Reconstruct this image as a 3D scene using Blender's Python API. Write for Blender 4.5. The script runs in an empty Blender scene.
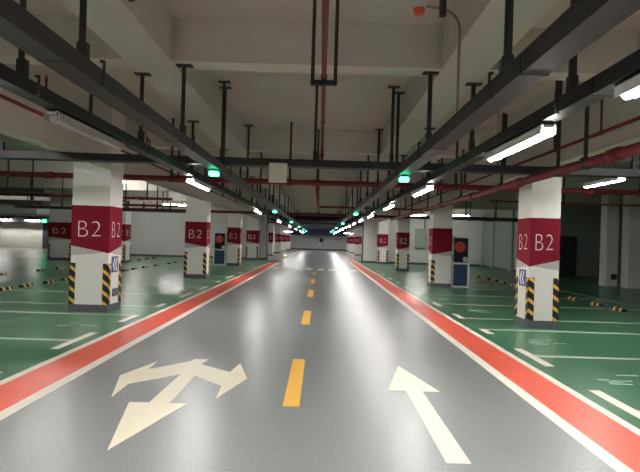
import bpy, bmesh, math, random
from mathutils import Vector, Matrix
random.seed(7)
SC = bpy.context.scene
COL = SC.collection
WL = {}                     # world location of every root / part origin

# ------------------------------------------------------------------ materials
def srgb(r, g, b):
    def f(c):
        c /= 255.0
        return c / 12.92 if c <= 0.04045 else ((c + 0.055) / 1.055) ** 2.4
    return (f(r), f(g), f(b), 1.0)

def mat(name, col, rough=0.6, metal=0.0, noise=0.0, nscale=6.0, bump=0.0, bscale=60.0, emit=None, estr=0.0,
        spec=0.5, rvar=0.0, coat=0.0, coatr=0.2, grain=0.0):
    m = bpy.data.materials.new(name); m.use_nodes = True
    nt = m.node_tree; N = nt.nodes; L = nt.links
    p = N['Principled BSDF']
    p.inputs['Roughness'].default_value = rough
    p.inputs['Metallic'].default_value = metal
    p.inputs['Specular IOR Level'].default_value = spec
    p.inputs['Base Color'].default_value = col
    p.inputs['Coat Weight'].default_value = coat; p.inputs['Coat Roughness'].default_value = coatr
    geo = N.new('ShaderNodeNewGeometry')
    if noise > 0 or rvar > 0:
        n = N.new('ShaderNodeTexNoise'); n.inputs['Scale'].default_value = nscale
        n.inputs['Detail'].default_value = 6.0; n.inputs['Roughness'].default_value = 0.6
        L.new(geo.outputs['Position'], n.inputs['Vector'])
        if noise > 0:
            r = N.new('ShaderNodeMapRange')
            r.inputs['From Min'].default_value = 0.3; r.inputs['From Max'].default_value = 0.7
            r.inputs['To Min'].default_value = 1 - noise; r.inputs['To Max'].default_value = 1 + noise
            L.new(n.outputs['Fac'], r.inputs['Value'])
            mx = N.new('ShaderNodeVectorMath'); mx.operation = 'SCALE'
            mx.inputs[0].default_value = col[:3]
            L.new(r.outputs['Result'], mx.inputs['Scale'])
            L.new(mx.outputs['Vector'], p.inputs['Base Color'])
            if grain > 0:                               # fine aggregate speckle of the coating
                ng = N.new('ShaderNodeTexNoise'); ng.inputs['Scale'].default_value = 45.0; ng.inputs['Detail'].default_value = 8.0
                L.new(geo.outputs['Position'], ng.inputs['Vector'])
                rg = N.new('ShaderNodeMapRange'); rg.inputs['From Min'].default_value = 0.3; rg.inputs['From Max'].default_value = 0.7
                rg.inputs['To Min'].default_value = 1 - grain; rg.inputs['To Max'].default_value = 1 + grain
                L.new(ng.outputs['Fac'], rg.inputs['Value'])
                m2 = N.new('ShaderNodeVectorMath'); m2.operation = 'SCALE'
                L.new(mx.outputs['Vector'], m2.inputs[0]); L.new(rg.outputs['Result'], m2.inputs['Scale'])
                L.new(m2.outputs['Vector'], p.inputs['Base Color'])
        if rvar > 0:
            r2 = N.new('ShaderNodeMapRange')
            r2.inputs['From Min'].default_value = 0.3; r2.inputs['From Max'].default_value = 0.7
            r2.inputs['To Min'].default_value = rough - rvar; r2.inputs['To Max'].default_value = rough + rvar
            L.new(n.outputs['Fac'], r2.inputs['Value']); L.new(r2.outputs['Result'], p.inputs['Roughness'])
    if bump > 0:
        nb = N.new('ShaderNodeTexNoise'); nb.inputs['Scale'].default_value = bscale
        nb.inputs['Detail'].default_value = 3.0
        L.new(geo.outputs['Position'], nb.inputs['Vector'])
        b = N.new('ShaderNodeBump'); b.inputs['Strength'].default_value = bump; b.inputs['Distance'].default_value = 0.01
        L.new(nb.outputs['Fac'], b.inputs['Height']); L.new(b.outputs['Normal'], p.inputs['Normal']); L.new(b.outputs['Normal'], p.inputs['Coat Normal'])
    if emit:
        p.inputs['Emission Color'].default_value = emit
        p.inputs['Emission Strength'].default_value = estr
    return m

def stripes(name, a, b, period=0.215):
    m = mat(name, a, 0.5); nt = m.node_tree; N = nt.nodes; L = nt.links
    p = N['Principled BSDF']; geo = N.new('ShaderNodeNewGeometry')
    d = N.new('ShaderNodeVectorMath'); d.operation = 'DOT_PRODUCT'; d.inputs[1].default_value = (0.75, 0.75, 1.0)
    L.new(geo.outputs['Position'], d.inputs[0])
    q = N.new('ShaderNodeMath'); q.operation = 'DIVIDE'; q.inputs[1].default_value = period
    L.new(d.outputs['Value'], q.inputs[0])
    f = N.new('ShaderNodeMath'); f.operation = 'FRACT'; L.new(q.outputs[0], f.inputs[0])
    g = N.new('ShaderNodeMath'); g.operation = 'GREATER_THAN'; g.inputs[1].default_value = 0.64
    L.new(f.outputs[0], g.inputs[0])
    mx = N.new('ShaderNodeMix'); mx.data_type = 'RGBA'
    mx.inputs['A'].default_value = a; mx.inputs['B'].default_value = b
    L.new(g.outputs[0], mx.inputs['Factor']); L.new(mx.outputs['Result'], p.inputs['Base Color'])
    return m

M = {}
M['white']    = mat('white_paint', srgb(226, 224, 220), 0.6, noise=0.03, nscale=2)
M['wall']     = mat('wall_paint', srgb(214, 216, 214), 0.7, noise=0.04, nscale=1)
M['wallshade'] = mat('shaded_wall_paint', srgb(148, 158, 150), 0.7, noise=0.05, nscale=1)  # shade on the right side walls put into the base colour
M['concrete'] = mat('ceiling_concrete', srgb(188, 183, 174), 0.9, noise=0.06, nscale=1.2)
M['beam']     = mat('beam_concrete', srgb(198, 194, 186), 0.9, noise=0.05, nscale=1.2)
M['red']      = mat('crimson_paint', srgb(124, 16, 38), 0.75, noise=0.04, nscale=4, spec=0.2)
M['greyband'] = mat('pale_grey_paint', srgb(178, 174, 174), 0.6)
M['base']     = mat('dark_base_paint', srgb(86, 88, 96), 0.45, noise=0.06, nscale=5)
M['letter']   = mat('letter_white', srgb(240, 232, 232), 0.5)
M['guard']    = stripes('hazard_stripes', srgb(26, 22, 24), srgb(232, 178, 70))
M['road']     = mat('grey_epoxy', srgb(130, 135, 135), 0.34, noise=0.02, nscale=0.9, bump=0.22, bscale=60, coat=0.28, coatr=0.2, grain=0.16)
M['green']    = mat('green_epoxy', srgb(68, 118, 86), 0.28, noise=0.03, nscale=0.8, bump=0.10, bscale=50, grain=0.08)
M['strip']    = mat('red_epoxy', srgb(226, 92, 72), 0.36, noise=0.08, nscale=1.5, bump=0.15, bscale=60, grain=0.10)
M['beige']    = mat('beige_epoxy', srgb(158, 150, 138), 0.3, noise=0.08, nscale=0.7)
M['line']     = mat('line_paint', srgb(232, 226, 214), 0.6, noise=0.05, nscale=4)
M['bayline']  = mat('bay_line_paint', srgb(176, 196, 180), 0.4, noise=0.10, nscale=3)
M['stencil']  = mat('worn_stencil_paint', srgb(160, 190, 172), 0.5, noise=0.25, nscale=20)
M['arrow']    = mat('arrow_paint', srgb(236, 228, 204), 0.45, noise=0.04, nscale=5)
M['yellow']   = mat('yellow_paint', srgb(236, 182, 78), 0.45, noise=0.05, nscale=6)
M['tray']     = mat('tray_metal', srgb(40, 38, 41), 0.55, noise=0.08, nscale=5)
M['hang']     = mat('hanger_steel', srgb(44, 42, 43), 0.6)
M['pipe']     = mat('red_pipe_paint', srgb(108, 26, 32), 0.65, noise=0.06, nscale=6)
M['pipepale'] = mat('faded_pipe_paint', srgb(168, 122, 108), 0.6)
M['conduit']  = mat('grey_conduit', srgb(138, 132, 124), 0.5)
M['housing']  = mat('lamp_housing', srgb(205, 205, 205), 0.5)
M['tube']     = mat('lit_tube', srgb(255, 255, 255), 0.4, emit=(1.0, 0.96, 0.93, 1), estr=42.0)
M['tubedim']  = mat('dim_tube', srgb(255, 255, 255), 0.4, emit=(1.0, 0.96, 0.93, 1), estr=10.0)
M['tubeoff']  = mat('unlit_tube', srgb(150, 147, 146), 0.35)
M['greenlit'] = mat('green_lens', srgb(80, 255, 160), 0.4, emit=(0.05, 1.0, 0.42, 1), estr=3.6)
M['darkbox']  = mat('dark_plastic', srgb(40, 42, 44), 0.5)
M['box']      = mat('cream_box', srgb(206, 204, 190), 0.5)
M['alum']     = mat('aluminium_frame', srgb(206, 212, 212), 0.45)
M['glass']    = mat('dark_glass', srgb(34, 36, 48), 0.08)
M['bluepanel']= mat('blue_panel', srgb(30, 62, 92), 0.3)
M['hose']     = mat('red_hose', srgb(196, 62, 48), 0.5)
M['bluesign'] = mat('blue_sign', srgb(48, 72, 138), 0.45)
M['navy']     = mat('navy_paint', srgb(36, 40, 84), 0.6)
M['shutter']  = mat('shutter_white', srgb(206, 206, 198), 0.5)
M['dark']     = mat('dark_trim', srgb(58, 54, 64), 0.6)
M['door']     = mat('dark_door', srgb(44, 46, 56), 0.5)
M['rubber']   = mat('black_rubber', srgb(28, 28, 28), 0.6)
M['stopyellow'] = mat('reflective_yellow', srgb(226, 190, 110), 0.4)
M['bell']     = mat('red_bell', srgb(214, 78, 52), 0.4)
M['elec']     = mat('grey_cabinet', srgb(166, 172, 168), 0.45)
M['greenbox'] = mat('exit_green', srgb(20, 110, 70), 0.4)

# ------------------------------------------------------------------ mesh helpers
class MB:
    def __init__(s): s.v = []; s.f = []; s.smooth = []
    def box(s, x0, x1, y0, y1, z0, z1):
        x0, x1 = min(x0, x1), max(x0, x1); y0, y1 = min(y0, y1), max(y0, y1); z0, z1 = min(z0, z1), max(z0, z1)
        b = len(s.v)
        s.v += [(x, y, z) for z in (z0, z1) for x, y in ((x0, y0), (x1, y0), (x1, y1), (x0, y1))]
        for q in ((3, 2, 1, 0), (4, 5, 6, 7), (0, 1, 5, 4), (1, 2, 6, 5), (2, 3, 7, 6), (3, 0, 4, 7)):
            s.f.append(tuple(b + i for i in q)); s.smooth.append(False)
        return s
    def prism(s, pts, d):
        """polygon of 3-D points extruded by vector d"""
        b = len(s.v); n = len(pts)
        s.v += [tuple(p) for p in pts] + [tuple(Vector(p) + Vector(d)) for p in pts]
        s.f.append(tuple(range(b + n - 1, b - 1, -1))); s.smooth.append(False)
        s.f.append(tuple(range(b + n, b + 2 * n))); s.smooth.append(False)
        for i in range(n):
            j = (i + 1) % n
            s.f.append((b + i, b + j, b + n + j, b + n + i)); s.smooth.append(False)
        return s
    def tube(s, p, q, r, n=10, r2=None, caps=True):
        p, q = Vector(p), Vector(q); ax = (q - p).normalized(); r2 = r if r2 is None else r2
        a = ax.orthogonal().normalized(); c = ax.cross(a); b = len(s.v)
        for o, rr in ((p, r), (q, r2)):
            for i in range(n):
                t = 2 * math.pi * i / n
                s.v.append(tuple(o + a * (rr * math.cos(t)) + c * (rr * math.sin(t))))
        for i in range(n):
            j = (i + 1) % n
            s.f.append((b + i, b + j, b + n + j, b + n + i)); s.smooth.append(True)
        if caps:
            s.f.append(tuple(range(b + n - 1, b - 1, -1))); s.smooth.append(False)
            s.f.append(tuple(range(b + n, b + 2 * n))); s.smooth.append(False)
        return s
    def path(s, pts, r, n=8):
        for a, c in zip(pts[:-1], pts[1:]): s.tube(a, c, r, n)
        return s
    def disc_ring(s, c, ax, R, r, n=20, k=8):
        c, ax = Vector(c), Vector(ax).normalized(); a = ax.orthogonal().normalized(); e = ax.cross(a); b = len(s.v)
        for i in range(n):
            t = 2 * math.pi * i / n; d = a * math.cos(t) + e * math.sin(t)
            for j in range(k):
                u = 2 * math.pi * j / k
                s.v.append(tuple(c + d * (R + r * math.cos(u)) + ax * (r * math.sin(u))))
        for i in range(n):
            for j in range(k):
                i2, j2 = (i + 1) % n, (j + 1) % k
                s.f.append((b + i * k + j, b + i2 * k + j, b + i2 * k + j2, b + i * k + j2)); s.smooth.append(True)
        return s
    def build(s, name, m, parent=None, origin=None, bevel=0.0):
        o_w = Vector(WL[parent.name]) if parent is not None else Vector(origin or (0, 0, 0))
        me = bpy.data.meshes.new(name)
        me.from_pydata([tuple(Vector(v) - o_w) for v in s.v], [], s.f)
        for p, sm in zip(me.polygons, s.smooth): p.use_smooth = sm
        me.materials.append(m)
        bm = bmesh.new(); bm.from_mesh(me); bmesh.ops.recalc_face_normals(bm, faces=bm.faces[:]); bm.to_mesh(me); bm.free()
        o = bpy.data.objects.new(name, me); COL.objects.link(o)
        if parent is not None: o.parent = parent
        else: o.location = o_w
        WL[o.name] = tuple(o_w)
        if bevel > 0:
            bv = o.modifiers.new('bevel', 'BEVEL'); bv.width = bevel; bv.segments = 2; bv.limit_method = 'ANGLE'
        return o

def thing(name, loc, label, cat, group=None):
    o = bpy.data.objects.new(name, None); COL.objects.link(o); o.location = loc
    o.empty_display_size = 0.2
    WL[o.name] = tuple(loc); o['label'] = label; o['category'] = cat
    if group: o['group'] = group
    return o
def tag(o, label, cat, group=None):
    o['label'] = label; o['category'] = cat
    if group: o['group'] = group
    return o
def struct(name, mb, m, parent=None):
    o = mb.build(name, m, parent)
    if parent is None: o['kind'] = 'structure'
    return o

ORD = ['nearest', 'second', 'third', 'fourth', 'fifth', 'sixth', 'seventh', 'eighth', 'ninth', 'tenth', 'eleventh',
       'twelfth', 'thirteenth', 'fourteenth', 'fifteenth', 'sixteenth', 'seventeenth', 'eighteenth', 'nineteenth', 'twentieth']
def nth(i): return ORD[i] + ' to the camera' if i == 0 else ORD[i] + ' from the camera'

TXT = {}
def text_mesh(ch):
    if ch in TXT: return TXT[ch]
    cu = bpy.data.curves.new('lettering', 'FONT'); cu.body = ch; cu.size = 1.0; cu.extrude = 0.0; cu.offset = -0.028
    ob = bpy.data.objects.new('lettering', cu); COL.objects.link(ob)
    bpy.context.view_layer.update()
    dg = bpy.context.evaluated_depsgraph_get()
    me = bpy.data.meshes.new_from_object(ob.evaluated_get(dg))
    vs = [v.co.copy() for v in me.vertices]; fs = [tuple(p.vertices) for p in me.polygons]
    bpy.data.objects.remove(ob); bpy.data.curves.remove(cu); bpy.data.meshes.remove(me)
    x0 = min(v.x for v in vs); x1 = max(v.x for v in vs); y0 = min(v.y for v in vs); y1 = max(v.y for v in vs)
    TXT[ch] = ([Vector(((v.x - x0) / (x1 - x0), (v.y - y0) / (y1 - y0), 0)) for v in vs], fs)
    return TXT[ch]
def lettering(mb, ch, o, ux, w, h):
    """flat character: o = lower-left corner, ux = reading direction"""
    vs, fs = text_mesh(ch); b = len(mb.v); o = Vector(o); ux = Vector(ux)
    mb.v += [tuple(o + ux * (v.x * w) + Vector((0, 0, v.y * h))) for v in vs]
    for f in fs: mb.f.append(tuple(b + i for i in f)); mb.smooth.append(False)

# ------------------------------------------------------------------ setting: floor
floor = struct('floor', MB().box(-34, 18, -12, 80, -0.2, 0.0), M['green'])
def paint(name, x0, x1, y0, y1, m, z=0.003):
    return MB().box(x0, x1, y0, y1, 0.0, z).build(name, m, floor)
paint('road_surface', -2.45, 2.45, -12, 79, M['road'], 0.002)
for s in (-1, 1):
    paint('tunnel_floor', s * 2.45, s * 5.2, 38.0 if s < 0 else 42, 79, M['beige'], 0.002)
    yend = 33.5 if s < 0 else 42
    paint('red_strip', s * 2.53, s * 3.03, -12, yend, M['strip'], 0.002)
    paint('edge_line', s * 2.41, s * 2.54, -12, yend, M['line'])
    paint('edge_line', s * 3.02, s * 3.12, -12, yend, M['line'])
paint('beige_paving', -33.8, -15.9, 30, 46.9, M['beige'], 0.002)
LY = [2.5, 5.0, 7.43, 9.9, 11.2, 13.5, 15.85, 18.2, 20.4, 22.8, 25.2, 27.4, 29.6, 32.0, 34.4]
RY = [2.5, 4.92, 7.3, 9.47, 10.85, 13.3, 15.65, 18.0, 19.6, 22.0, 24.4, 27.0, 29.2, 31.6, 34.0]
for y in LY: paint('bay_line', -8.6, -3.36, y - 0.05, y + 0.05, M['bayline'])
for y in RY: paint('bay_line', 3.32, 9.2, y - 0.05, y + 0.05, M['bayline'])
paint('bay_back_line', 9.15, 9.25, -2, 34.0, M['bayline'])
for y in LY[1:]: paint('bay_line', -15.0, -9.8, y - 0.05, y + 0.05, M['bayline'])
def ticks(ys, sx):
    for y0, y1 in ys: paint('bay_tick', sx * 3.30, sx * 3.42, y0, y1, M['line'], 0.004)
ticks([(4.3, 5.65), (6.84, 8.05), (9.1, 9.95), (11.1, 11.7), (13.0, 14.1), (14.95, 16.1), (17.6, 18.3), (19.6, 21.0), (22.3, 23.4),
       (24.7, 25.7), (27, 27.8)], -1)
ticks([(4.2, 5.62), (6.7, 7.78), (9.0, 9.52), (10.78, 11.45), (12.8, 13.65), (15.2, 16.2), (17.4, 18.1), (19.5, 20.2), (21.5, 22.5), (24, 25),
       (26.5, 27.4)], 1)
for sx, ys in ((-1, (6.05, 8.75, 12.4, 14.6)), (1, (6.1, 8.4, 12.1, 14.5))):
    for y in ys:                                     # worn, unreadable paint smears of the bay stencils
        mb = MB()
        for k in range(6):
            a = random.uniform(-0.3, 0.3); b = random.uniform(-0.22, 0.22); l = random.uniform(0.12, 0.3)
            mb.box(sx * 3.95 + a, sx * 3.95 + a + l, y + b, y + b + 0.035, 0.0, 0.003)
        mb.build('worn_stencil', M['stencil'], floor)
for i in range(8):
    x = -2.1 + i * 0.6
    paint('stop_line_dash', x - 0.17, x + 0.17, 26.4, 27.7, M['line'])

# painted road markings that stand out one by one
def flat_poly(pts, name, m, label, cat, group=None, z0=0.0025, z1=0.006):
    cx = sum(p[0] for p in pts) / len(pts); cy = sum(p[1] for p in pts) / len(pts)
    o = MB().prism([(x, y, z0) for x, y in pts], (0, 0, z1 - z0)).build(name, m, None, (cx, cy, z0))
    return tag(o, label, cat, group)
flat_poly([(1.29, 6.47), (1.01, 5.38), (1.20, 5.38), (1.20, 3.64), (1.38, 3.64), (1.38, 5.38), (1.57, 5.38)], 'road_arrow', M['arrow'],
          'cream straight-ahead arrow painted on the right lane', 'road marking')
flat_poly([(-1.35, 6.50), (-1.17, 6.50), (-1.21, 6.25), (-0.79, 5.92), (-0.735, 6.35), (-0.55, 5.68), (-0.75, 4.93), (-0.78, 5.36), (-1.15, 5.71),
           (-1.16, 4.76), (-0.99, 4.76), (-1.29, 3.68), (-1.54, 4.76), (-1.35, 4.76), (-1.33, 5.76), (-1.77, 5.34), (-1.76, 4.88),
           (-1.98, 5.64), (-1.78, 6.34), (-1.76, 5.94), (-1.38, 6.38)], 'road_arrow', M['arrow'],
          'cream three-way branching arrow painted on the left lane', 'road marking')
for i, (y0, y1) in enumerate(((4.77, 6.66), (9.42, 11.21), (13.95, 15.9), (18.3, 20.4), (22.8, 24.6))):
    flat_poly([(-0.08, y0), (0.08, y0), (0.08, y1), (-0.08, y1)], 'centre_dash', M['yellow'],
              'yellow centre line dash between the lanes, ' + nth(i), 'road marking', 'yellow centre dashes')

# ------------------------------------------------------------------ setting: shell
H = 4.28
struct('ceiling', MB().box(-34, 18, -12, 80, H, H + 0.25), M['concrete'])
for k in range(13):
    y = 6.15 + 6.05 * (k - 2)
    struct('ceiling_beam', MB().box(-34, 18, y, y + 0.30, 3.75, H), M['beam'])
for s in (-1, 1):
    struct('ceiling_beam', MB().box(s * 1.66, s * 2.24, -12, 79, 3.74, H), M['beam'])
    struct('ceiling_beam', MB().box(s * 4.06, s * 4.32, -12, 79, 2.97, H), M['beam'])
struct('wall_back', MB().box(-34, 18, -12.2, -12, 0, H), M['wall'])
struct('wall_left', MB().box(-34.2, -34, -12, 47, 0, H), M['wall'])
struct('wall_left_far', MB().box(-15.9, -3.75, 37.5, 38.1, 0, H), M['wall'])
struct('wall_shutters', MB().box(-34, -15.7, 47, 47.2, 0, H).box(-15.9, -15.7, 38.1, 47, 0, H), M['wall'])
struct('wall_right_far', MB().box(3.45, 12.3, 37.3, 37.9, 0, H), M['wall'])
struct('wall_right', MB().box(12.3, 12.5, 28, 37.9, 0, H).box(12.2, 12.3, 31.2, 31.9, 0, H).box(12.2, 12.3, 34.6, 35.2, 0, H), M['wallshade'])
struct('wall_recess', MB().box(12.5, 18, 28, 28.2, 0, H), M['wallshade'])
struct('wall_right_near', MB().box(12.9, 18, 20.5, 21.0, 0, H).box(12.5, 13.0, 21.4, 21.9, 0, H).box(18, 18.2, -12, 28, 0, H), M['wall'])
for s, n in ((-1, 'wall_tunnel_left'), (1, 'wall_tunnel_right')):
    struct(n, MB().box(s * 5.3, s * 5.5, 37.9, 79, 0, H), M['wall'])
struct('wall_end', MB().box(-5.5, 5.5, 79, 79.2, 0, H), M['wall'])
struct('trim_1', MB().box(-4.05, 4.05, 42, 79, 3.15, 3.32).box(-5.3, 5.3, 76, 76.4, 2.25, 3.15), M['navy'])
struct('trim_2', MB().box(-31, -22.5, 46.2, 47, 2.42, 3.0), M['dark'])
struct('trim_3', MB().box(-3.76, -3.70, 37.42, 38.1, 0, H), M['dark'])
struct('trim_4', MB().box(3.40, 3.46, 37.22, 37.9, 0, H), M['dark'])
struct('baseboard_left', MB().box(-15.9, -3.75, 37.47, 37.5, 0, 0.14), M['base'])
struct('baseboard_right', MB().box(3.45, 12.2, 37.27, 37.3, 0, 0.14).box(12.27, 12.3, 28, 37.3, 0, 0.14), M['base'])
struct('baseboard_end', MB().box(-5.3, 5.3, 78.96, 79, 0, 0.2), M['base'])
struct('baseboard_shutters', MB().box(-25.0, -15.9, 46.96, 47, 0, 0.14), M['base'])
# roller shutter and dark door
sh = MB()
for k in range(24): sh.box(-29.8, -25.8, 46.93 - 0.012 * (k % 2), 47, 0.1 * k, 0.1 * k + 0.095)
d1 = struct('door_1', sh, M['shutter'])
MB().box(-25.8, -25.3, 46.9, 47, 0, 2.42).box(-30.3, -29.8, 46.9, 47, 0, 2.42).build('shutter_jamb', M['dark'], d1)
d2 = struct('door_2', MB().box(13.5, 14.5, 27.95, 28, 0, 2.15), M['door'])
MB().box(13.42, 13.5, 27.92, 28, 0, 2.23).box(14.5, 14.58, 27.92, 28, 0, 2.23).box(13.42, 14.58, 27.92, 28, 2.15, 2.23).build('door_frame', M['dark'], d2)
MB().tube((13.6, 27.95, 1.0), (13.6, 27.89, 1.0), 0.02).tube((13.6, 27.89, 1.0), (13.72, 27.89, 1.0), 0.015).build('door_handle', M['alum'], d2)

# ------------------------------------------------------------------ columns
def column(x0, x1, y0, dep, label, sign=False, detail=True, top=4.28, guards=True, plate=False, front_text=True, skip_outer=False):
    """x0 = road side, x1 = outer side"""
    s = 1 if x1 > x0 else -1                            # outward direction
    y1 = y0 + dep
    t = thing('column', ((x0 + x1) / 2, (y0 + y1) / 2, 0), label, 'column', 'red banded garage columns')
    MB().box(x0, x1, y0, y1, 0.14, top).build('shaft', M['white'], t, bevel=0.008)
    e = 0.012
    MB().box(x0 - s * e, x1 + s * e, y0 - e, y1 + e, 0.0, 0.15).build('base', M['base'], t)
    # red band dipping to a point at the road-side corner
    zt, zb, zc = 2.16, 1.34, 1.20; k = 0.004
    b = MB()
    b.prism([(x0 - s * k, y0, zt), (x1, y0, zt), (x1, y0, zb), (x0 - s * k, y0, zc)], (0, -k, 0))
    b.prism([(x0, y0 - k, zt), (x0, y1, zt), (x0, y1, zb), (x0, y0 - k, zc)], (-s * k, 0, 0))
    b.prism([(x1, y0 - k, zt), (x1, y1, zt), (x1, y1, zb), (x1, y0 - k, zb)], (s * k, 0, 0))
    b.prism([(x0, y1, zt), (x1, y1, zt), (x1, y1, zb), (x0, y1, zb)], (0, k, 0))
    band = b.build('red_band', M['red'], t)
    w = abs(x1 - x0)
    g = MB()
    g.prism([(x1, y0, zb), (x1, y0, zb - 0.2), (x0 + s * 0.12 * w, y0, zc + 0.01)], (0, -0.003, 0))
    g.prism([(x0, y1, zb), (x0, y1, zb - 0.2), (x0, y0 + 0.12 * dep, zc + 0.01)], (-s * 0.003, 0, 0))
    g.build('grey_wedge', M['greyband'], t)
    # B2 lettering on the face to the camera and on the face to the road
    lt = MB(); h = 0.31; fy = y0 - k - 0.0015
    cw = w * 0.25; gap = w * 0.09; cx = (x0 + x1) / 2 - 0.02 * w
    if front_text:
        lettering(lt, 'B', (cx - gap / 2 - cw, fy, 1.53), (1, 0, 0), cw, h)
        lettering(lt, '2', (cx + gap / 2, fy, 1.53), (1, 0, 0), cw, h)
    fx = x0 - s * (k + 0.0015); cy = (y0 + y1) / 2
    dirv = (0, -1, 0) if s > 0 else (0, 1, 0)
    sg = dirv[1]; cd = dep * 0.24; gd = dep * 0.14
    lettering(lt, 'B', (fx, cy - sg * (gd / 2 + cd), 1.53), dirv, cd, h)
    lettering(lt, '2', (fx, cy + sg * gd / 2, 1.53), dirv, cd, h)
    lt.build('lettering', M['letter'], band)
    if guards:
        gw, th = 0.105, 0.013
        for cxx, sx in ((x0, s), (x1, -s)):
            for cyy, sy in ((y0, 1), (y1, -1)):
                if skip_outer and cxx == x1 and cyy == y0: continue
                gm = MB()
                gm.box(cxx - sx * th, cxx + sx * gw, cyy, cyy - sy * th, 0.15, 0.99)
                gm.box(cxx, cxx - sx * th, cyy - sy * th, cyy + sy * gw, 0.15, 0.99)
                gm.build('corner_guard', M['guard'], t)
    if sign:
        ys0, ys1 = y0 + 0.24 * dep, y0 + 0.72 * dep; zs0, zs1 = 0.80, 1.13
        sp = MB().box(x0, x0 - s * 0.012, ys0, ys1, zs0, zs1).build('direction_sign', M['bluesign'], t)
        ch = MB(); xs = x0 - s * 0.0135; zm = (zs0 + zs1) / 2; hh = (zs1 - zs0) / 2 - 0.03
        W = ys1 - ys0
        for q in (0.12, 0.5):
            # chevrons pointing to the far end on the right, to the near end on the left
            if s > 0: a = lambda f: ys1 - f * W
            else:     a = lambda f: ys0 + f * W
            pts = [(a(q), zm), (a(q + 0.24), zm + hh), (a(q + 0.40), zm + hh), (a(q + 0.16), zm), (a(q + 0.40), zm - hh), (a(q + 0.24), zm - hh)]
            ch.prism([(xs, y, z) for y, z in pts], (-s * 0.002, 0, 0))
        ch.build('white_chevrons', M['letter'], sp)
    if plate:
        MB().box(x0, x0 - s * 0.02, y0 + 0.35 * dep, y0 + 0.8 * dep, 0.30, 0.46).build('grey_socket_plate', M['base'], t)
    return t

column(-4.05, -4.82, 10.15, 0.64, 'large white and red B2 column in left foreground with blue chevron sign', sign=True, plate=True)
column(-4.12, -4.94, 19.15, 0.64, 'second red and white B2 column along the left edge of the road')
column(-4.30, -5.02, 28.3, 0.64, 'third left B2 column with a glazed hose cabinet on its outer side', skip_outer=True)
column(-4.28, -5.15, 36.5, 0.9, 'fourth left B2 column, standing against the white end of the far left wall')
column(4.34, 4.92, 9.78, 0.64, 'large white and red B2 column in right foreground with blue chevron sign', sign=True)
column(4.34, 5.05, 18.25, 0.64, 'second right B2 column beside the glazed fire hose cabinet', front_text=False, skip_outer=True)
column(4.56, 5.22, 27.9, 0.64, 'third right B2 column, in front of the white wall with the grey electrical cabinet')
column(4.46, 5.16, 36.2, 0.9, 'fourth right B2 column, standing close against the white far wall')
for i, y in enumerate((46.4, 55.5, 64.5, 73.0)):
    for s, n in ((-1, 'left'), (1, 'right')):
        column(s * 4.15, s * 4.85, y, 0.8, '%s far B2 column on the %s side of the tunnel' % (['first', 'second', 'third', 'last'][i], n), guards=False)
column(-14.0, -15.3, 28.6, 0.9, 'wide red and white B2 column at far left near the roller shutter', top=H)
column(-10.6, -11.25, 27.8, 0.8, 'narrow red banded column just visible behind the left foreground column', top=H)

# ------------------------------------------------------------------ cable trays
def ceiling_z(x, y):
    if y > 42 and abs(x) < 4.05: return 3.15
    if 4.06 <= abs(x) <= 4.32: return 2.97
    if 1.66 <= abs(x) <= 2.24: return 3.74
    for k in range(13):
        yb = 6.15 + 6.05 * (k - 2)
        if yb - 0.02 <= y <= yb + 0.32: return 3.75
    return H
def hanger(parent, x, y, z0, w=0.05, wrap=None):
    zt = ceiling_z(x, y)
    m = MB()
    m.box(x - w / 2, x + w / 2, y - 0.02, y - 0.014, z0, zt).box(x - w / 2, x - w / 2 + 0.006, y - 0.02, y + 0.02, z0, zt)
    m.box(x - w * 0.7, x + w * 0.7, y - 0.03, y + 0.03, z0 - 0.005, z0 + 0.16)
    h = m.build('hanger', M['hang'], parent)
    MB().box(x - 0.10, x + 0.10, y - 0.05, y + 0.05, zt - 0.018, zt).build('ceiling_plate', M['hang'], h)
    if wrap:                                            # bent clip over the tray edge
        xi, zb = wrap
        sgn = -1 if x > 0 else 1
        c = MB(); xx = xi + sgn * 0.03
        c.tube((xi, y + 0.06, z0 + 0.05), (xx, y + 0.06, z0 + 0.05), 0.011, 6).tube((xx, y + 0.06, z0 + 0.055), (xx, y + 0.06, zb), 0.011, 6)
        c.tube((xx, y + 0.06, zb), (xi, y + 0.06, zb - 0.012), 0.011, 6)
        c.build('clip', M['hang'], h)

HY = [-1.5, 1.1, 3.65, 6.3, 8.95, 11.9, 14.5, 17.1, 18.5, 21.3, 24.4, 27.0, 30.5, 33.5, 36.6, 39.5, 44, 49, 54, 60, 66]
def long_tray(x0, x1, z0, z1, label, yend, hx, off=0.0):
    t = thing('cable_tray', ((x0 + x1) / 2, 5.0, z0), label, 'cable tray', 'overhead cable trays')
    m = MB().box(x0, x1, -6, yend, z0, z1)
    for k in range(30):                                 # lipped cover joints
        y = -4.6 + 2.6 * k + off
        if y < yend - 1: m.box(x0 - 0.006, x1 + 0.006, y, y + 0.05, z0 - 0.006, z1 + 0.006)
    m.box(x0 - 0.006, x1 + 0.006, -6, yend, z1 - 0.012, z1 + 0.008)
    m.build('channel', M['tray'], t)
    xi = x0 if abs(x0) < abs(x1) else x1
    for y in HY: hanger(t, hx, y + off, z1, wrap=(xi, z0) if y < 14 else None)
    return t
long_tray(-1.44, -1.62, 2.70, 2.825, 'dark cable tray left of the road centre, carrying the green lights', 74.5, -1.54)
long_tray(1.48, 1.66, 2.70, 2.825, 'dark cable tray right of the road centre, carrying the green lights', 74.5, 1.56)
long_tray(-2.12, -2.26, 2.70, 2.81, 'dark outer cable tray on the left, carrying tube lamps', 74.5, -2.19, 0.35)
long_tray(2.14, 2.28, 2.70, 2.81, 'dark outer cable tray on the right, carrying tube lamps', 74.5, 2.21, 0.35)

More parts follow.
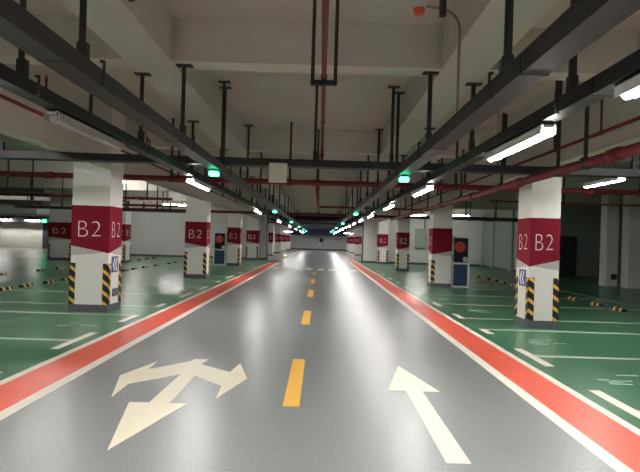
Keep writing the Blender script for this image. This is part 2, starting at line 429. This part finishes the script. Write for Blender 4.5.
t = thing('cable_tray', (0, 8.6, 2.84), 'long dark cable tray crossing the whole garage in front of the nearest columns', 'cable tray', 'overhead cable trays')
m = MB().box(-12, 12, 8.5, 8.74, 2.84, 2.962)
for k in range(10): m.box(-11 + 2.4 * k, -10.95 + 2.4 * k, 8.493, 8.747, 2.834, 2.966)
m.build('channel', M['tray'], t)
for x in (-10, -7.4, -5.65, -5.3, -1.5, 0.10, 1.42, 5.6, 6.9, 9.5):
    hanger(t, x, 8.62, 2.96)
# side bay trays
t = thing('cable_tray', (-10, 21, 2.6), 'dark cable tray hung across the left parking bays below the red pipe', 'cable tray', 'overhead cable trays')
m = MB().box(-13.2, -4.9, 21.9, 22.3, 2.62, 2.74)
m.build('channel', M['tray'], t)
for x in (-12.6, -11.2, -9.8, -8.4, -7.0, -5.6): hanger(t, x, 22.1, 2.74)
t = thing('cable_tray', (-14, 16, 2.6), 'dark cable tray at far left above the bays, in front of the grey duct', 'cable tray', 'overhead cable trays')
MB().box(-21, -9.2, 17.0, 17.4, 2.52, 2.66).build('channel', M['tray'], t)
MB().box(-21, -9.2, 17.0, 17.4, 2.92, 3.06).build('shade_tier', M['tray'], t)  # added dark tier standing in for a deep duct in shade
for x in (-13.5, -11.6, -10.9, -9.7, -15.5, -18): hanger(t, x, 17.2, 2.66)
t = thing('cable_tray', (9, 24, 2.7), 'dark cable tray crossing the dim right parking bays', 'cable tray', 'overhead cable trays')
MB().box(5.3, 12.2, 24.9, 25.2, 2.86, 2.98).build('channel', M['tray'], t)
for x in (6.0, 7.5, 9.0, 10.5, 11.8): hanger(t, x, 25.05, 2.98)
t = thing('air_duct', (-22, 26, 2.5), 'grey ventilation duct hanging across the far left bays', 'duct')
du = MB().box(-32, -14.2, 25.4, 26.6, 2.50, 2.86)
for k in range(12): du.box(-31.5 + 1.5 * k, -31.45 + 1.5 * k, 25.36, 26.64, 2.46, 2.90)
du.build('casing', M['elec'], t)
for k in range(4): MB().box(-30 + 5 * k, -29.96 + 5 * k, 25.9, 25.94, 2.86, H).build('hanger', M['hang'], t)

# ------------------------------------------------------------------ lamps
def lamp(x, y, z, label, length=1.45, lit=True, axis='y', rods=0.0, group='tube lamps', hood=True, dim=False):
    t = thing('tube_lamp', (x, y, z), label, 'lamp', group)
    l = length / 2
    def bx(m, hw, hl, z0, z1):
        if axis == 'y': m.box(x - hw, x + hw, y - hl, y + hl, z0, z1)
        else: m.box(x - hl, x + hl, y - hw, y + hw, z0, z1)
        return m
    hs = bx(MB(), 0.045, l + 0.03, z + 0.045, z + 0.085)
    for q in ((-1, 1) if hood else ()):                 # reflector lips either side of the tube
        if axis == 'y': hs.box(x + q * 0.062, x + q * 0.068, y - l - 0.03, y + l + 0.03, z - 0.006, z + 0.085)
        else: hs.box(x - l - 0.03, x + l + 0.03, y + q * 0.062, y + q * 0.068, z - 0.006, z + 0.085)
    if hood: bx(hs, 0.068, l + 0.03, z + 0.07, z + 0.085)
    hs.build('housing', M['housing'] if lit else M['tubeoff'], t)
    df = MB()
    a, b = ((x, y - l, z + 0.015), (x, y + l, z + 0.015)) if axis == 'y' else ((x - l, y, z + 0.015), (x + l, y, z + 0.015))
    df.tube(a, b, 0.036, 12)
    df.build('diffuser', M['tubedim' if dim else 'tube'] if lit else M['tubeoff'], t)
    if rods > 0:
        for q in (-0.35 * length, 0.35 * length):
            px, py = (x, y + q) if axis == 'y' else (x + q, y)
            MB().tube((px, py, z + 0.08), (px, py, rods), 0.008, 6).build('rod', M['hang'], t)
    return t
for i, y in enumerate((2.55, 5.15, 9.9, 14.75, 20.0, 24.9, 29.8, 34.7, 39.6, 44.5, 49.4, 54.3, 59.2, 64.0, 68.8, 73.4)):  # last two added to light the end wall
    lamp(2.21, y, 2.600, 'lit tube lamp under the right outer cable tray, ' + nth(i))
for y in (-7.5, -5, -2.5, 0.0): lamp(2.21, y, 2.600, 'added fill lamp under the right outer cable tray, behind the camera')  # unseen, added to brighten the column fronts and near road
for i, y in enumerate((2.85, 9.95, 19.4, 29.5, 39.8, 50.0, 60.0, 68.0, 73.0)):  # two farthest added to brighten the tunnel end
    lamp(-2.19, y, 2.600, 'lit tube lamp under the left outer cable tray, ' + nth(i))
for y in (-7.5, -5, -2.5, 0.0): lamp(-2.19, y, 2.600, 'added fill lamp under the left outer cable tray, behind the camera')  # unseen fill, added like the right row
lamp(-2.19, 5.2, 2.600, 'unlit pale tube lamp under the left outer cable tray', lit=False)
lamp(5.70, 9.75, 2.86, 'lit tube lamp in the right parking bays beyond the foreground column', 1.2, rods=H)
lamp(-8.0, 28.0, 3.30, 'lit tube lamp high over the left bays, before the white far wall', 1.3, axis='x', rods=H, hood=False)
for x, n in ((-28.9, 'left'), (-26.3, 'right')):
    lamp(x, 46.0, 2.62, 'lit tube lamp over the roller shutter, %s one of the pair' % n, 1.3, axis='x', rods=H)
lamp(9.9, 34.5, 3.55, 'lit tube lamp near the right wall, seen past the second right column', 1.3, axis='x', rods=H, hood=False, dim=True)
lamp(6.5, 33.0, 3.40, 'lit tube lamp before the white wall, between the second and third right columns', 1.3, axis='x', rods=H, hood=False)
for s, n in ((-1, 'left'), (1, 'right')):
    lamp(s * 3.6, 60.0, 2.50, 'lit tube lamp beside the %s columns deep in the tunnel' % n, 1.1, axis='x', rods=3.15)
for x, y, n in ((-8.3, 4.0, 'near left'), (-6.6, 13.2, 'middle left'), (-9.4, 22.8, 'outer left'), (-12.0, 32.5, 'far left'), (-22, 33, 'farthest left'), (-20, 14, 'left outer aisle'),
                (8.3, 3.0, 'near right'), (-6.2, 5.2, 'left foreground'), (-6.2, 0.6, 'left rear'), (6.4, 5.2, 'right foreground'), (6.4, 0.6, 'right rear'),):
    lamp(x, y, 3.95, 'added fill lamp close under the ceiling over the %s bays' % n, 1.4, axis='x', rods=H, hood=False)  # bare tubes added to brighten side bays, their ceiling and column faces
for i, y in enumerate((8.15, 19.1, 30.1, 41.1, 52.1, 62.0)):
    for s, n in ((-1, 'left'), (1, 'right')):
        x = s * (1.53 if s < 0 else 1.57)
        t = thing('indicator_light', (x, y, 2.62), 'green bay indicator light under the %s inner cable tray, %s' % (n, nth(i)), 'light', 'green indicator lights')
        MB().box(x - 0.05, x + 0.05, y - 0.05, y + 0.05, 2.665, 2.692).build('housing', M['darkbox'], t)
        MB().box(x - 0.075, x + 0.075, y - 0.06, y + 0.06, 2.59, 2.665).build('lens', M['greenlit'], t, bevel=0.02)
t = thing('indicator_light', (-25.0, 46.0, 2.6), 'green indicator light at the right end of the shutter lamps', 'light', 'green indicator lights')
MB().box(-25.6, -24.2, 46.1, 46.2, 2.42, 2.85).build('housing', M['greenbox'], t)
MB().box(-25.35, -25.05, 46.0, 46.1, 2.46, 2.7).build('lens', M['greenlit'], t, bevel=0.02)

# ------------------------------------------------------------------ pipes
def pipe(name, pts, r, label, m=None, coup=(), hang=(), group='red sprinkler pipes'):
    t = thing(name, pts[0], label, 'pipe', group)
    b = MB().path(pts, r, 12)
    for p in pts[1:-1]: b.tube(Vector(p) - Vector((0, 0, r * 1.25)), Vector(p) + Vector((0, 0, r * 1.25)), r * 1.25, 12)
    b.build('run', m or M['pipe'], t)
    for p, ax in coup:
        a = Vector(ax) * (r * 1.6)
        MB().tube(Vector(p) - a, Vector(p) + a, r * 1.3, 12).build('coupling', m or M['pipe'], t)
    for (x, y, z) in hang:
        MB().box(x - 0.025, x + 0.025, y - 0.012, y + 0.012, z + r, ceiling_z(x, y)).tube((x, y, z - r * 1.15), (x, y, z + r * 1.15), r * 1.12, 8).build('hanger', M['hang'], t)
    return t
X, Y, Z = (1, 0, 0), (0, 1, 0), (0, 0, 1)
pipe('sprinkler_main', [(-16, 11.42, 2.90), (12.2, 11.42, 2.90)], 0.063, 'thick red pipe crossing the garage right behind the nearest columns',
     coup=[((x, 11.42, 2.90), X) for x in (-12, -8.8, -6, -3.0, 0.12, 3.0, 6.4, 9)], hang=[(x, 11.42, 2.90) for x in (-7.2, -3.2, -0.5, 3.3, 7.5)])
pipe('sprinkler_main', [(3.86, -5, 2.765), (3.86, 25.6, 2.765)], 0.068, 'thick red pipe running lengthwise along the inside of the right columns',
     coup=[((3.86, y, 2.765), Y) for y in (2, 6.2, 9.2, 12, 15, 18)], hang=[(3.86, y, 2.765) for y in (3.2, 5.0, 6.9, 7.7, 10.1, 13.0, 15.2, 17, 20, 23)])
for s, n in ((-1, 'left'), (1, 'right')):
    x = -3.5 if s < 0 else 3.95
    t = pipe('sprinkler_branch', [(x, -5, 3.15), (x, 26, 3.15)], 0.024, 'thin red sprinkler pipe running lengthwise above the %s side strip' % n,
         coup=[((x, y, 3.15), Y) for y in (3.5, 6.7, 10, 13.5, 17)], hang=[(x, y, 3.15) for y in (4.4, 8.0, 10.2, 13, 16, 19, 22)])
    for y in (3.6, 6.7, 10.6, 14.0):
        sp = MB().tube((x, y, 3.17), (x, y, 3.62), 0.016, 8).tube((x, y, 3.62), (x, y, 3.70), 0.028, 8, 0.008)
        sp.build('sprinkler_riser', M['pipe'], t)
pipe('sprinkler_branch', [(0.22, -5, 3.395), (0.22, 9.75, 3.395), (0.22, 9.75, 3.06)], 0.028, 'thin red pipe hanging lengthwise over the road centre in a dark U bracket',
     coup=[((0.22, y, 3.395), Y) for y in (5.52, 7.6)] + [((0.22, 9.75, 3.25), Z)])
t = thing('pipe_bracket', (0.22, 5.5, H), 'dark square U shaped bracket hung from the ceiling over the road centre', 'bracket')
MB().box(0.075, 0.115, 5.48, 5.52, 3.305, H).build('leg', M['hang'], t)
MB().box(0.325, 0.365, 5.48, 5.52, 3.305, H).build('leg', M['hang'], t)
MB().box(0.075, 0.365, 5.478, 5.522, 3.305, 3.355).build('crossbar', M['hang'], t)
pipe('sprinkler_branch', [(0.12, 11.5, 2.80), (0.12, 19.2, 2.80)], 0.028, 'thin red pipe with bulky fittings running along the road centre beyond the crossing pipe',
     coup=[((0.12, y, 2.80), Z) for y in (12, 13, 14.2, 15.5, 17, 19)], hang=[(0.12, y, 2.8) for y in (12.1, 15.6, 19)])
pipe('sprinkler_branch', [(0.12, 19.3, 2.88), (4.0, 19.3, 2.88)], 0.035, 'short red pipe reaching right from the road centre toward the second column', coup=[((0.4, 19.3, 2.88), X), ((2, 19.3, 2.88), X)],
     hang=[(1.2, 19.3, 2.88), (3, 19.3, 2.88)])
pipe('sprinkler_main', [(-12, 26.0, 2.915), (11.5, 26.0, 2.915)], 0.075, 'thick red pipe crossing the road before the third columns',
     coup=[((x, 26.0, 2.915), X) for x in (-9, -6, -3, 0, 3, 6, 9)], hang=[(x, 26.0, 2.915) for x in (-8, -3, 0.1, 3, 8)])
pipe('sprinkler_main', [(-5.2, 40.0, 2.915), (5.2, 40.0, 2.915)], 0.075, 'thick red pipe crossing the tunnel mouth beyond the white walls',
     coup=[((x, 40.0, 2.915), X) for x in (-3, 0, 3)], hang=[(x, 40, 2.915) for x in (-3, 0.1, 3)])
pipe('sprinkler_main', [(-14, 17.9, 2.90), (-5.1, 17.9, 2.90)], 0.05, 'red pipe crossing the left bays before the second column',
     coup=[((x, 17.9, 2.90), X) for x in (-12, -9, -6.2)], hang=[(x, 17.9, 2.9) for x in (-11, -8.3, -6)])
pipe('sprinkler_branch', [(-6.6, 13.8, 2.75), (-6.6, 17.8, 2.75)], 0.03, 'thin red pipe joining the left crossing pipes over the bays', hang=[(-6.6, 15.2, 2.75)])
pipe('sprinkler_main', [(5.3, 15.0, 2.92), (12.1, 15.0, 2.92)], 0.03, 'thin red pipe crossing the right bays behind the foreground column',
     coup=[((x, 15.0, 2.92), X) for x in (7, 9, 11)], hang=[(x, 15.0, 2.92) for x in (7.5, 10)])

# valve clutter on the left: alarm valve set beyond the first column
t = thing('valve_set', (-7.6, 19.0, 2.5), 'cluster of red and grey valves hanging under the pipes left of the second column', 'valve')
v = MB().tube((-7.9, 19.0, 2.72), (-5.2, 19.0, 2.72), 0.045, 10)
for x in (-7.6, -7.1, -6.5, -6.0, -5.5): v.tube((x, 19.0, 2.6), (x, 19.0, 2.84), 0.04, 8)
v.build('manifold', M['pipe'], t)
for x in (-7.35, -6.25): MB().disc_ring((x, 18.93, 2.80), Y, 0.07, 0.015).build('handwheel', M['hose'], t)
for x in (-7.7, -5.6): MB().box(x - 0.015, x + 0.015, 18.99, 19.01, 2.76, H).build('hanger', M['hang'], t)

# fire bell, conduit and short brackets overhead
t = thing('fire_bell', (1.17, 5.1, 3.98), 'round orange red alarm hung from a grey conduit near the top edge', 'alarm')
MB().tube((1.17, 5.1, 3.93), (1.17, 5.1, 3.965), 0.045, 20, 0.062).tube((1.17, 5.1, 3.965), (1.17, 5.1, 3.985), 0.062, 20).build('bell', M['bell'], t)
MB().box(1.11, 1.23, 5.04, 5.16, 3.985, 4.06).build('back_box', M['housing'], t)
MB().tube((1.17, 5.1, 4.06), (1.17, 5.1, H), 0.02, 8).build('rod', M['hang'], t)
t = thing('conduit', (1.57, 5.1, 2.83), 'thin grey conduit bending from the right cable tray up to the alarm', 'conduit')
pts = [(1.59, 5.1, 2.84), (1.59, 5.1, 3.78)]
for k in range(1, 7):
    a = math.pi / 2 * k / 6
    pts.append((1.59 - 0.22 * (1 - math.cos(a)), 5.1, 3.78 + 0.22 * math.sin(a)))
pts += [(1.21, 5.1, 4.02)]
MB().path(pts, 0.014, 8).build('bent_run', M['conduit'], t)
for x, y, z, n in ((1.30, 4.62, 3.70, 'right'), (-1.585, 4.62, 3.76, 'left')):
    o = MB().box(x - 0.028, x + 0.028, y - 0.025, y + 0.025, z, H).build('ceiling_bracket', M['hang'], None, (x, y, z))
    tag(o, 'short dark bracket stub hanging from the ceiling near the top edge, %s of the road' % n, 'bracket')
t = thing('conduit', (2.36, 5.2, 2.8), 'thin grey conduit dropping from the ceiling behind the right lamp tray', 'conduit')
MB().tube((2.36, 6.1, 2.78), (2.36, 6.1, H), 0.014, 8).build('run', M['conduit'], t)

# speaker box on the crossing tray
t = thing('junction_box', (-0.50, 8.4, 2.55), 'cream box hung on the front of the crossing cable tray', 'box')
MB().box(-0.66, -0.36, 8.36, 8.488, 2.55, 2.87).build('box_body', M['box'], t, bevel=0.01)
MB().box(-0.54, -0.44, 8.38, 8.48, 2.87, 2.93).build('mounting_clip', M['hang'], t)
MB().box(-0.65, -0.37, 8.352, 8.36, 2.56, 2.86).build('front_cover', M['box'], t)

# ------------------------------------------------------------------ cabinets, signs, wheel stops
def hose_cabinet(x0, x1, y0, dep, h, label):
    t = thing('hose_cabinet', ((x0 + x1) / 2, y0 + dep / 2, 0), label, 'cabinet', 'glazed fire hose cabinets')
    f = 0.07; mid = h * 0.47
    MB().box(x0, x1, y0 + 0.03, y0 + dep, 0.0, h).build('cabinet_body', M['alum'], t)
    fr = MB().box(x0, x0 + f, y0, y0 + 0.03, 0.0, h).box(x1 - f, x1, y0, y0 + 0.03, 0.0, h)
    fr.box(x0 + f, x1 - f, y0, y0 + 0.03, h - f, h).box(x0 + f, x1 - f, y0, y0 + 0.03, 0.0, f).box(x0 + f, x1 - f, y0, y0 + 0.03, mid - f / 2, mid + f / 2)
    fr.build('door_frame', M['alum'], t)
    MB().box(x0 + f, x1 - f, y0 + 0.018, y0 + 0.03, mid + f / 2, h - f).build('dark_window', M['glass'], t)
    MB().box(x0 + f, x1 - f, y0 + 0.018, y0 + 0.03, f, mid - f / 2).build('blue_lower_panel', M['bluepanel'], t)
    cx = (x0 + x1) / 2 - 0.03; cz = mid + (h - mid) * 0.60; w = x1 - x0
    r = MB()
    for k in range(5): r.disc_ring((cx, y0 + 0.014, cz), Y, w * (0.28 - 0.052 * k), 0.012, 24, 6)
    r.tube((cx, y0 + 0.006, cz), (cx, y0 + 0.018, cz), w * 0.27, 24)
    r.build('hose_reel', M['hose'], t)
    MB().tube((x1 - f - 0.10, y0 + 0.004, mid + 0.16), (x1 - f - 0.10, y0 + 0.018, mid + 0.16), 0.085, 16).box(x1 - f - 0.16, x1 - f - 0.02, y0 + 0.004, y0 + 0.018, mid + 0.05, mid + 0.13).build('white_nozzle', M['box'], t)
    MB().box(x0 + f * 0.3, x0 + f * 0.7, y0 - 0.02, y0, mid + 0.1, mid + 0.3).build('handle', M['dark'], t)
hose_cabinet(5.10, 5.76, 18.40, 0.4, 1.9, 'glazed hose cabinet with red reel beside the second right column')
hose_cabinet(-5.78, -5.06, 28.25, 0.4, 1.88, 'glazed hose cabinet with red reel beside the third left column')
t = thing('electrical_cabinet', (7.7, 37.2, 1.2), 'grey electrical cabinet mounted on the white wall behind the right columns', 'cabinet')
MB().box(7.3, 8.15, 37.02, 37.295, 1.22, 2.66).build('cabinet_body', M['elec'], t, bevel=0.02)
MB().box(7.35, 8.10, 37.0, 37.02, 1.27, 2.61).build('door', M['elec'], t)
MB().box(8.0, 8.04, 36.97, 37.0, 1.85, 2.05).build('handle', M['dark'], t)
MB().tube((8.0, 37.2, 2.66), (8.0, 37.2, H), 0.06, 8).build('conduit', M['conduit'], t)
t = thing('round_sign', (0.5, 78.9, 1.5), 'small dark blue round sign on the grey end wall', 'sign')
MB().tube((0.45, 78.99, 1.58), (0.45, 78.94, 1.58), 0.36, 24).build('disc', M['navy'], t)
MB().disc_ring((0.45, 78.94, 1.58), Y, 0.33, 0.03).build('rim', M['bluesign'], t)
o = MB().box(12.95, 13.25, 27.9, 28, 1.75, 2.0).build('wall_sign', M['bluesign'], None, (13.1, 27.95, 1.87)); tag(o, 'small blue sign on the dim recess wall left of the dark door', 'sign')
o = MB().box(12.72, 12.95, 21.36, 21.4, 0.28, 0.52).build('vent_plate', M['dark'], None, (12.83, 21.38, 0.4)); tag(o, 'small dark plate low on the pale pillar at far right', 'vent plate')

def wheel_stop(x, y, label, group):
    L = 0.5; t = thing('wheel_stop', (x, y, 0), label, 'wheel stop', group)
    prof = [(-0.075, 0), (-0.05, 0.07), (-0.03, 0.085), (0.03, 0.085), (0.05, 0.07), (0.075, 0)]
    b = MB().prism([(x + px, y - L / 2, pz) for px, pz in prof], (0, L, 0)); b.build('rubber_block', M['rubber'], t)
    for q in (-0.14, 0.12):
        MB().prism([(x + px * 1.04, y + q - 0.04, pz * 1.04 + 0.0005) for px, pz in prof], (0, 0.08, 0)).build('yellow_stripe', M['stopyellow'], t)
g1 = 'wheel stops of the near left row'
for i, y in enumerate((13.45, 14.4, 15.65, 16.7, 21.75, 22.85, 24.2, 25.9, 28.2, 29.5)):
    wheel_stop(-8.2, y, 'black and yellow wheel stop in the near left row, ' + nth(i), g1)
for i, y in enumerate((17.7, 20.3, 21.75, 28.5, 29.9, 31.4, 32.8, 34.2)):
    wheel_stop(-11.05, y, 'black and yellow wheel stop in the outer left row, ' + nth(i), 'wheel stops of the outer left row')
for i, y in enumerate((12.95, 14.0, 15.3, 16.5, 19.95, 21.2, 22.2, 23.2, 24.7)):
    wheel_stop(8.03, y, 'black and yellow wheel stop in the right row, ' + nth(i), 'wheel stops of the right row')

# ------------------------------------------------------------------ camera, world, view
cam = bpy.data.cameras.new('camera'); co = bpy.data.objects.new('camera', cam); COL.objects.link(co)
cam.sensor_width = 36.0; cam.lens = 36.0 * 500 / 640; cam.shift_y = 4 / 640
co.matrix_world = Matrix.Translation((0.23, 0, 1.6)) @ Matrix.Rotation(math.radians(90), 4, 'X') @ Matrix.Rotation(0.03, 4, 'Z')
SC.camera = co
w = bpy.data.worlds.new('world'); SC.world = w; w.use_nodes = True
w.node_tree.nodes['Background'].inputs['Color'].default_value = (0.02, 0.02, 0.02, 1)
SC.view_settings.view_transform = 'Standard'; SC.view_settings.look = 'None'
SC.view_settings.exposure = 1.88; SC.view_settings.gamma = 1.0; SC.view_settings.use_curve_mapping = False
SC.cycles.use_denoising = True
SC.cycles.max_bounces = 10; SC.cycles.diffuse_bounces = 6
SC.cycles.sample_clamp_indirect = 6.0
